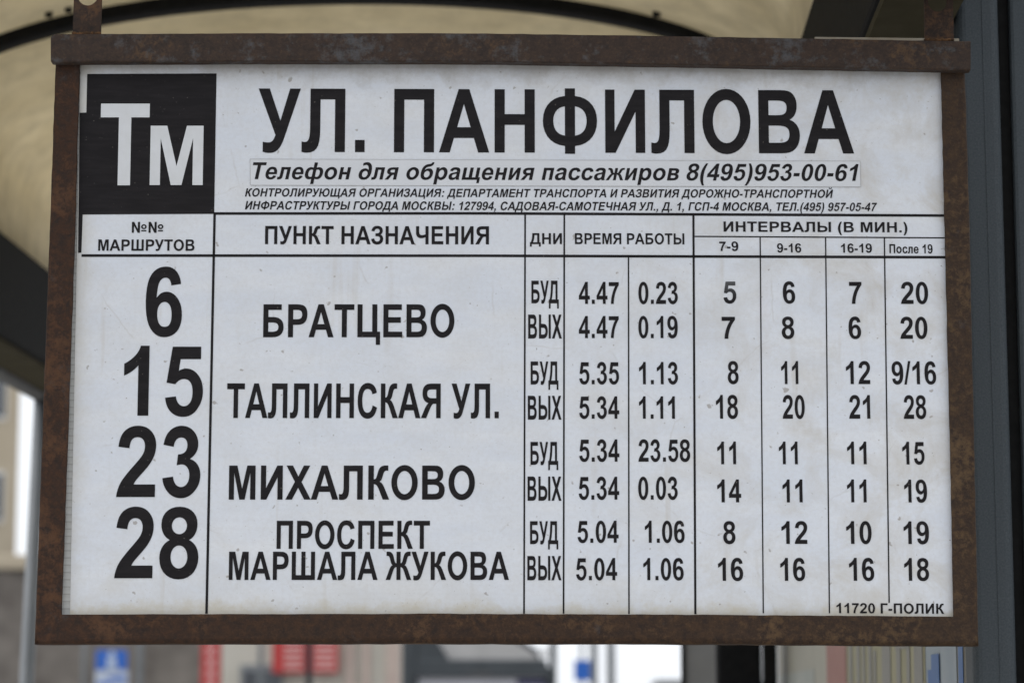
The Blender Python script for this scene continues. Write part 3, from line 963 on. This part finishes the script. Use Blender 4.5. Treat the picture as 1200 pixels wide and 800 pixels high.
# long beams, each with a soffit strip and a grey rail below
link('edge_beam', box(XL - .10, XL, Y0, Y1, ZB, ZS + .03, bev=.006), dark_paint, shelter)
link('soffit_strip', box(XL - .10, XL - .004, Y0, Y1, ZB - .012, ZB - .002), soffit, shelter)
link('edge_rail', tube((XL - .105, Y0, ZB - .012), (XL - .105, Y1, ZB - .012), .018), grey_tube, shelter)
link('edge_beam', box(XR, XR + .085, Y0, Y1, ZB, ZS + .03, bev=.006), dark_paint, shelter)
link('soffit_strip', box(XR + .004, XR + .085, Y0, Y1, ZB - .012, ZB - .002), soffit, shelter)

# near post at the right, beside the sign
YP = 2.60
xa, xb = at_y(1141, 780, YP).x, at_y(1192.5, 780, YP).x
post = link('post', box(xa, xb, YP, YP + .06, 0, 2.9, bev=.009, seg=4), blue_grey, shelter)
link('post_rib', box(xa + .026, xa + .0275, YP - .0006, YP + .002, 0, 2.85, bev=.0003), blue_grey, post)
xc = xb + .0115
link('gasket', box(xb - .004, xc + .004, YP + .014, YP + .05, 0, 2.9), black_rub, shelter)
link('pane_frame', box(xc, xc + .050, YP + .004, YP + .055, 0, 2.9, bev=.004), blue_grey, shelter)
# far posts
YF = 5.15
fa, fb = at_y(841, 780, YF).x, at_y(893, 780, YF).x
link('post', box(fa, fb, YF, YF + .09, 0, ZB - .012, bev=.008), dark_paint, shelter)
fc, fd = at_y(895, 780, YF).x, at_y(910, 780, YF).x
link('pane_frame', box(fc, fd, YF - .03, YF + .05, 0, ZB - .012, bev=.006), black_rub, shelter)
pa_, pb_ = at_y(31, 800, 5.72), at_y(47, 490, 5.72)
pdir = (pb_ - pa_) / (pb_.z - pa_.z)
link('post', tube(pa_ - pdir * pa_.z, pa_ + pdir * (ZB - pa_.z), .016), flat_noise('post_grey', (.13, .145, .16), (.17, .185, .20), 8, .5), shelter)
# glass
GL, gt_, gp_ = new_mat('shelter_glass', (.80, .86, .85), .04)
gp_.inputs['Transmission Weight'].default_value = 1.0
gp_.inputs['IOR'].default_value = 1.02
GREYP = flat_noise('grey_end_panel', (.20, .20, .20), (.25, .25, .25), 8, .5)
yA0 = at_x(1131, 780, .400).y
link('glass_pane', box(.402, .408, yA0, YF - .03, .45, 2.30), GL, shelter)
ga, gb = at_y(803, 780, 5.6).x, at_y(842, 780, 5.6).x
link('end_panel', box(ga, gb, 5.60, 5.63, .3, 2.33, bev=.003), GREYP, shelter)
link('end_panel_edge', box(ga - .008, ga - .001, 5.59, 5.635, .3, 2.33), black_rub, shelter)
# cross tube the sign hangs from
vtop = (SO + SB @ Vector((0, sg(101, 42, .0035).y + .225, 0)))
link('cross_tube', tube((XL - .02, vtop.y + .012 + (XL - vtop.x) * .0427, vtop.z), (XR + .02, vtop.y + .012 + (XR - vtop.x) * .0427, vtop.z), .012), dark_paint, shelter)

# ------------------------------------------------------------------ poster on the glass (seen edge-on along the wall)
XPST = .400


def wy(px):
    return at_x(px, 780, XPST).y


P_CREAM = flat_noise('poster_cream', (.34, .33, .28), (.42, .41, .35), 6, .5)
P_RED = flat_noise('poster_red', (.30, .13, .11), (.35, .17, .14), 20, .5)
P_YEL = flat_noise('poster_yellow', (.28, .265, .15), (.33, .31, .19), 8, .5)
P_GREY = flat_noise('poster_grey_blue', (.215, .212, .195), (.25, .245, .225), 20, .5)
P_BLUE = flat_noise('poster_blue', (.05, .13, .34), (.08, .17, .38), 20, .5)
P_PALE = flat_noise('poster_pale_blue', (.26, .32, .38), (.33, .38, .42), 10, .5)
yA, yB = wy(1131), wy(912)
link('pane_edge', box(.3995, .4105, YP + .058, yA - .003, .45, 2.30), flat_noise('pane_edge_grey', (.15, .14, .14), (.19, .18, .175), 30), shelter)
poster = thing('wall_poster', 'yellow and cream poster with red stripe stuck on the shelter glass', 'poster', (XPST, (yA + yB) / 2, .95))
link('paper', box(XPST - .0008, XPST, yA, yB, .95, 2.02), P_CREAM, poster)


def on_poster(name, pa, pb, z0, z1, mat, lift=.0012):
    ya, yb = sorted((wy(pa), wy(pb)))
    return link(name, box(XPST - .0008 - lift, XPST - .0009 - lift + .0006, ya, yb, z0, z1), mat, poster)


on_poster('red_stripe', 970, 993, .96, 2.01, P_RED)
on_poster('yellow_field', 994, 1086, .96, 2.01, P_YEL)
on_poster('pale_field', 1087, 1123, .96, 2.01, P_PALE)
on_poster('blue_border', 1125, 1130.5, .96, 2.01, P_BLUE)
on_poster('blue_figure', 1090, 1103, 1.645, 1.665, P_BLUE, .0022)
on_poster('blue_figure', 1095, 1104, 1.60, 1.682, P_BLUE, .0030)
for (pa, pb, z0, z1) in [(997, 1001, 1.62, 1.72), (1006, 1010, 1.62, 1.725), (1013, 1016, 1.6, 1.72), (1020, 1024, 1.61, 1.72), (1026, 1029, 1.6, 1.70), (1036, 1046, 1.6, 1.72),
                         (1053, 1058, 1.58, 1.70), (1065, 1069, 1.58, 1.70), (1074, 1084, 1.57, 1.705)]:
    on_poster('printed_stroke', pa, pb, z0, z1, P_GREY, .0022)
on_poster('printed_stroke', 1053, 1069, 1.695, 1.71, P_GREY, .0030)
on_poster('grey_field', 914, 955, 1.60, 1.69, flat_noise('poster_grey', (.33, .36, .34), (.42, .43, .40), 8, .5))

# ================================================================== THE STREET BEHIND
pole_grey = flat_noise('galvanised_pole', (.20, .215, .225), (.26, .275, .285), 12, .5, .5)
dark_steel = flat_noise('dark_steel', (.035, .042, .048), (.05, .058, .064), 10, .5)
white_paint = flat_noise('white_enamel', (.70, .70, .70), (.78, .78, .78), 10, .4)
sign_blue = flat_noise('sign_blue', (.02, .12, .50), (.03, .15, .56), 10, .4)
red_paint = flat_noise('sign_red', (.46, .035, .035), (.52, .06, .055), 10, .5)
red_pale = flat_noise('sign_pale_letters', (.66, .40, .38), (.72, .48, .45), 10, .5)
cream = flat_noise('cream_render', (.52, .49, .42), (.60, .57, .50), 1.2, .85)
beige = flat_noise('beige_render', (.46, .39, .29), (.53, .46, .35), .8, .85)
pinkish = flat_noise('pink_render', (.48, .38, .33), (.54, .44, .38), 2, .85)
greybrown = flat_noise('grey_brown_render', (.125, .110, .098), (.25, .225, .20), 1.5, .9, .3, .4, .02)
win_glass = flat_noise('dark_window', (.05, .06, .07), (.09, .10, .11), .6, .15, .6)
roofing = flat_noise('roofing_sheet', (.10, .105, .11), (.15, .155, .16), 1.5, .6)


def pbox(px0, px1, py0, py1, Y, depth, **k):
    """box whose front face at distance Y covers these pixels"""
    a, b = at_y(px0, py1, Y), at_y(px1, py0, Y)
    return box(min(a.x, b.x), max(a.x, b.x), Y, Y + depth, a.z, b.z, **k)


def building(name, label, px0, px1, Y, top, depth, wall, cols, storeys, base=3.0, roof=None):
    a, b = at_y(px0, 800, Y).x, at_y(px1, 800, Y).x
    t = thing(name, label, 'building', ((a + b) / 2, Y, -.14))
    link('wall', box(a, b, Y, Y + depth, -.14, top), wall, t)
    link('cornice', box(a - .15, b + .15, Y - .15, Y + depth + .15, top, top + .35, bev=.04), roof or cream, t)
    wd = (b - a) / cols
    for r in range(storeys):
        for c in range(cols):
            x = a + wd * (c + .5)
            z = base * r + 1.0
            if z + 1.5 > top:
                continue
            fr = link('window', box(x - wd * .24, x + wd * .24, Y - .05, Y + .02, z, z + 1.5, bev=.015), white_paint, t)
            for s in (-1, 1):
                link('pane', box(x + s * wd * .115 - wd * .095, x + s * wd * .115 + wd * .095, Y - .062, Y - .052, z + .1, z + 1.4), win_glass, fr)
    return t, a, b


# tall beige block whose corner shows past the shelter's left post
apt, _, _ = building('apartment_block', 'tall beige apartment block beyond the shelter rail', -420, 9, 72, 26, 12, beige, 7, 8)
apt.rotation_euler.z = R(16)
# low grey-brown row below it
building('garage_row', 'low grey brown building with a cream parapet beside the tall beige block', -300, 236, 60, 4.9, 8, greybrown, 1, 0, roof=beige)
# cream shop
shop, sa, sb_ = building('shop_building', 'cream rendered shop building with red signboards', 259, 469, 46, 7.6, 9, cream, 3, 0)
for (p0, p1, mm) in ((404, 416, pinkish), (424, 434, pinkish), (452, 469, pinkish)):
    link('pilaster', pbox(p0, p1, 700, 830, 45.9, .09), mm, shop)
link('window', pbox(281, 331, 778, 816, 45.92, .07), pole_grey, shop)
for p0, p1 in ((286, 304), (309, 327)):
    link('window', pbox(p0, p1, 785, 812, 45.88, .03), win_glass, shop)

banner = thing('vertical_banner', 'narrow red vertical banner with white marks at the cream shop corner', 'banner', at_y(247, 840, 44))
link('banner_board', pbox(235, 259, 700, 812, 44, .08, bev=.01), red_paint, banner)
for k in range(8):
    yy = 706 + k * 13.2
    link('white_mark', pbox(243, 251, yy, yy + 8, 43.99, .006), red_pale, banner)
link('banner_post', tube(tuple(at_y(247, 800, 44.16).xy) + (-.14,), tuple(at_y(247, 800, 44.16).xy) + (at_y(247, 705, 44.16).z,), .05), pole_grey, banner)

for (p0, p1) in ((319, 358), (366, 396)):
    sb = thing('signboard', 'red signboard with pale lines of print on the cream shop, ' + ('wider one' if p0 < 340 else 'narrower one'), 'signboard', at_y((p0 + p1) / 2, 788, 45.8), 'red signboards on the shop')
    link('board', pbox(p0, p1, 735, 788, 45.75, .12, bev=.01), red_paint, sb)
    for k in range(6):
        link('print_line', pbox(p0 + (14 if p0 < 340 else 3), p1 - 4, 740 + k * 8, 743.5 + k * 8, 45.74, .008), red_pale, sb)


def street_pole(px, Y, dpx, label, topz=6.5, mat=pole_grey, arm=0.0):
    b = at_y(px, 800, Y)
    r = dpx * Y / F / 2
    t = thing('street_pole', label, 'pole', (b.x, Y, -.14))
    link('shaft', tube((b.x, Y, -.14), (b.x, Y, topz), r * 1.05, r * .9), mat, t)
    link('base_flange', tube((b.x, Y, -.14), (b.x, Y, .1), r * 2.2, r * 1.6), mat, t)
    link('cap', tube((b.x, Y, topz), (b.x, Y, topz + .04), r * 1.1, r * .5), mat, t)
    return t


street_pole(305, 26, 6, 'thin grey steel pole in front of the shop window', mat=pole_grey)
street_pole(362, 24, 8, 'dark grey pole standing between the two red signboards', mat=dark_steel)
street_pole(163, 32, 8, 'pale grey pole beside the blue road sign')
street_pole(98, 40, 6, 'grey pole in front of the low grey brown building')
street_pole(696, 30, 9, 'grey pole beside the small blue sign')
street_pole(716, 28, 10, 'bare grey pole next to open sky beside the shelter')

# blue road sign with white triangle and a plate below
bs = thing('road_sign', 'square blue road sign with white figure and pale plate below', 'road sign', (at_y(130, 800, 34).x, 34, -.14))
link('sign_plate', pbox(112, 149, 761, 784, 34, .02, bev=.004), sign_blue, bs)
sym = flat_noise('road_sign_pale', (.42, .52, .68), (.5, .58, .72), 12)
fig = link('white_symbol', prism([at_y(x, y, 33.99) for x, y in ((124, 783), (126, 772), (124, 769), (137, 768), (135, 773), (138, 783))], (0, -.004, 0)), sym, bs)
link('symbol_head', tube(at_y(131, 765, 33.99), at_y(131, 765, 33.985), .04), sym, fig)
lp = link('lower_plate', pbox(111, 150, 785, 815, 34, .02, bev=.004), flat_noise('lower_plate_pale', (.45, .52, .64), (.58, .62, .70), 9), bs)
for p0, p1, q0, q1 in ((128, 147, 792, 797), (114, 130, 799, 803)):
    link('blue_print', pbox(p0, p1, q0, q1, 33.99, .006), sign_blue, lp)
link('post', tube((at_y(130, 800, 34).x, 34.05, -.14), (at_y(130, 800, 34).x, 34.05, at_y(130, 765, 34).z), .035), pole_grey, bs)

b2 = thing('road_sign', 'small plain blue sign plate on a thin post against the sky', 'road sign', (at_y(682, 800, 31).x, 31, -.14))
link('sign_plate', pbox(673, 692, 773, 797, 31, .02, bev=.004), sign_blue, b2)
link('post', tube((at_y(682, 800, 31.05).x, 31.05, -.14), (at_y(682, 800, 31.05).x, 31.05, at_y(682, 735, 31).z), .025), pole_grey, b2)

# advertising stand: dark steel frame, lit-white poster, pale hood
YA = 20.0
ad = thing('advertising_stand', 'dark steel advertising stand with white poster and pale arched hood', 'stand', (at_y(560, 800, YA).x, YA, 0))
link('side_frame', pbox(469, 489, 748, 1040, YA, .22, bev=.02), dark_steel, ad)
link('side_frame', pbox(640, 652, 780, 1040, YA, .22, bev=.02), dark_steel, ad)
link('header', pbox(488, 641, 772, 789, YA - .02, .24, bev=.02), dark_steel, ad)
link('header_rail', pbox(485, 646, 785, 793, YA - .04, .06, bev=.01), dark_steel, ad)
pp = link('poster_panel', pbox(488, 641, 793, 1030, YA + .06, .05), flat_noise('stand_poster', (.66, .66, .72), (.72, .72, .78), 3, .4), ad)
link('printed_band', pbox(606, 640, 795, 803, YA + .05, .008), flat_noise('stand_poster_navy', (.04, .04, .13), (.05, .05, .16), 3, .4), pp)
link('name_plate', pbox(552, 575, 785.5, 791.5, YA - .05, .008), grey_tube, ad)
hood_pts = []
for k in range(25):
    u = k / 24
    hood_pts.append(at_y(492 + 140 * u, 772 - 34 * math.sin(math.pi * (.15 + .85 * u)) ** .8 if u < 1 else 772, YA + .04))
link('hood_panel', prism([at_y(500, 772.5, YA + .04)] + hood_pts, (0, .12, 0)), flat_noise('hood_white', (.36, .35, .34), (.46, .45, .44), 4, .4), ad)
arc_o = bmesh.new()
for k in range(24):
    p0, p1 = hood_pts[k], hood_pts[k + 1]
    tube(p0 + Vector((0, .06, 0)), p1 + Vector((0, .06, 0)), .045, n=10, bm=arc_o)
link('hood_frame', arc_o, dark_steel, ad)
link('bracket', prism([at_y(x, y, YA + .0) for x, y in ((489, 773), (489, 742), (508, 742), (526, 773))], (0, .14, 0)), dark_steel, ad)
link('lamp', tube(at_y(637, 765, YA - .02), at_y(637, 765, YA + .12), .042), white_paint, ad)
link('bracket', pbox(644, 652, 742, 781, YA + .02, .1, bev=.01), dark_steel, ad)

# low kiosk roof against the sky
kk = thing('kiosk', 'low dark roofed kiosk under open sky beside the shelter panel', 'kiosk', (at_y(830, 800, 38).x, 38, -.14))
link('wall', pbox(772, 905, 802, 975, 38, 2.2), cream, kk)
link('roof', pbox(768, 909, 796, 803, 37.7, 2.8, bev=.03), roofing, kk)
link('window', pbox(785, 880, 815, 870, 37.96, .05), win_glass, kk)
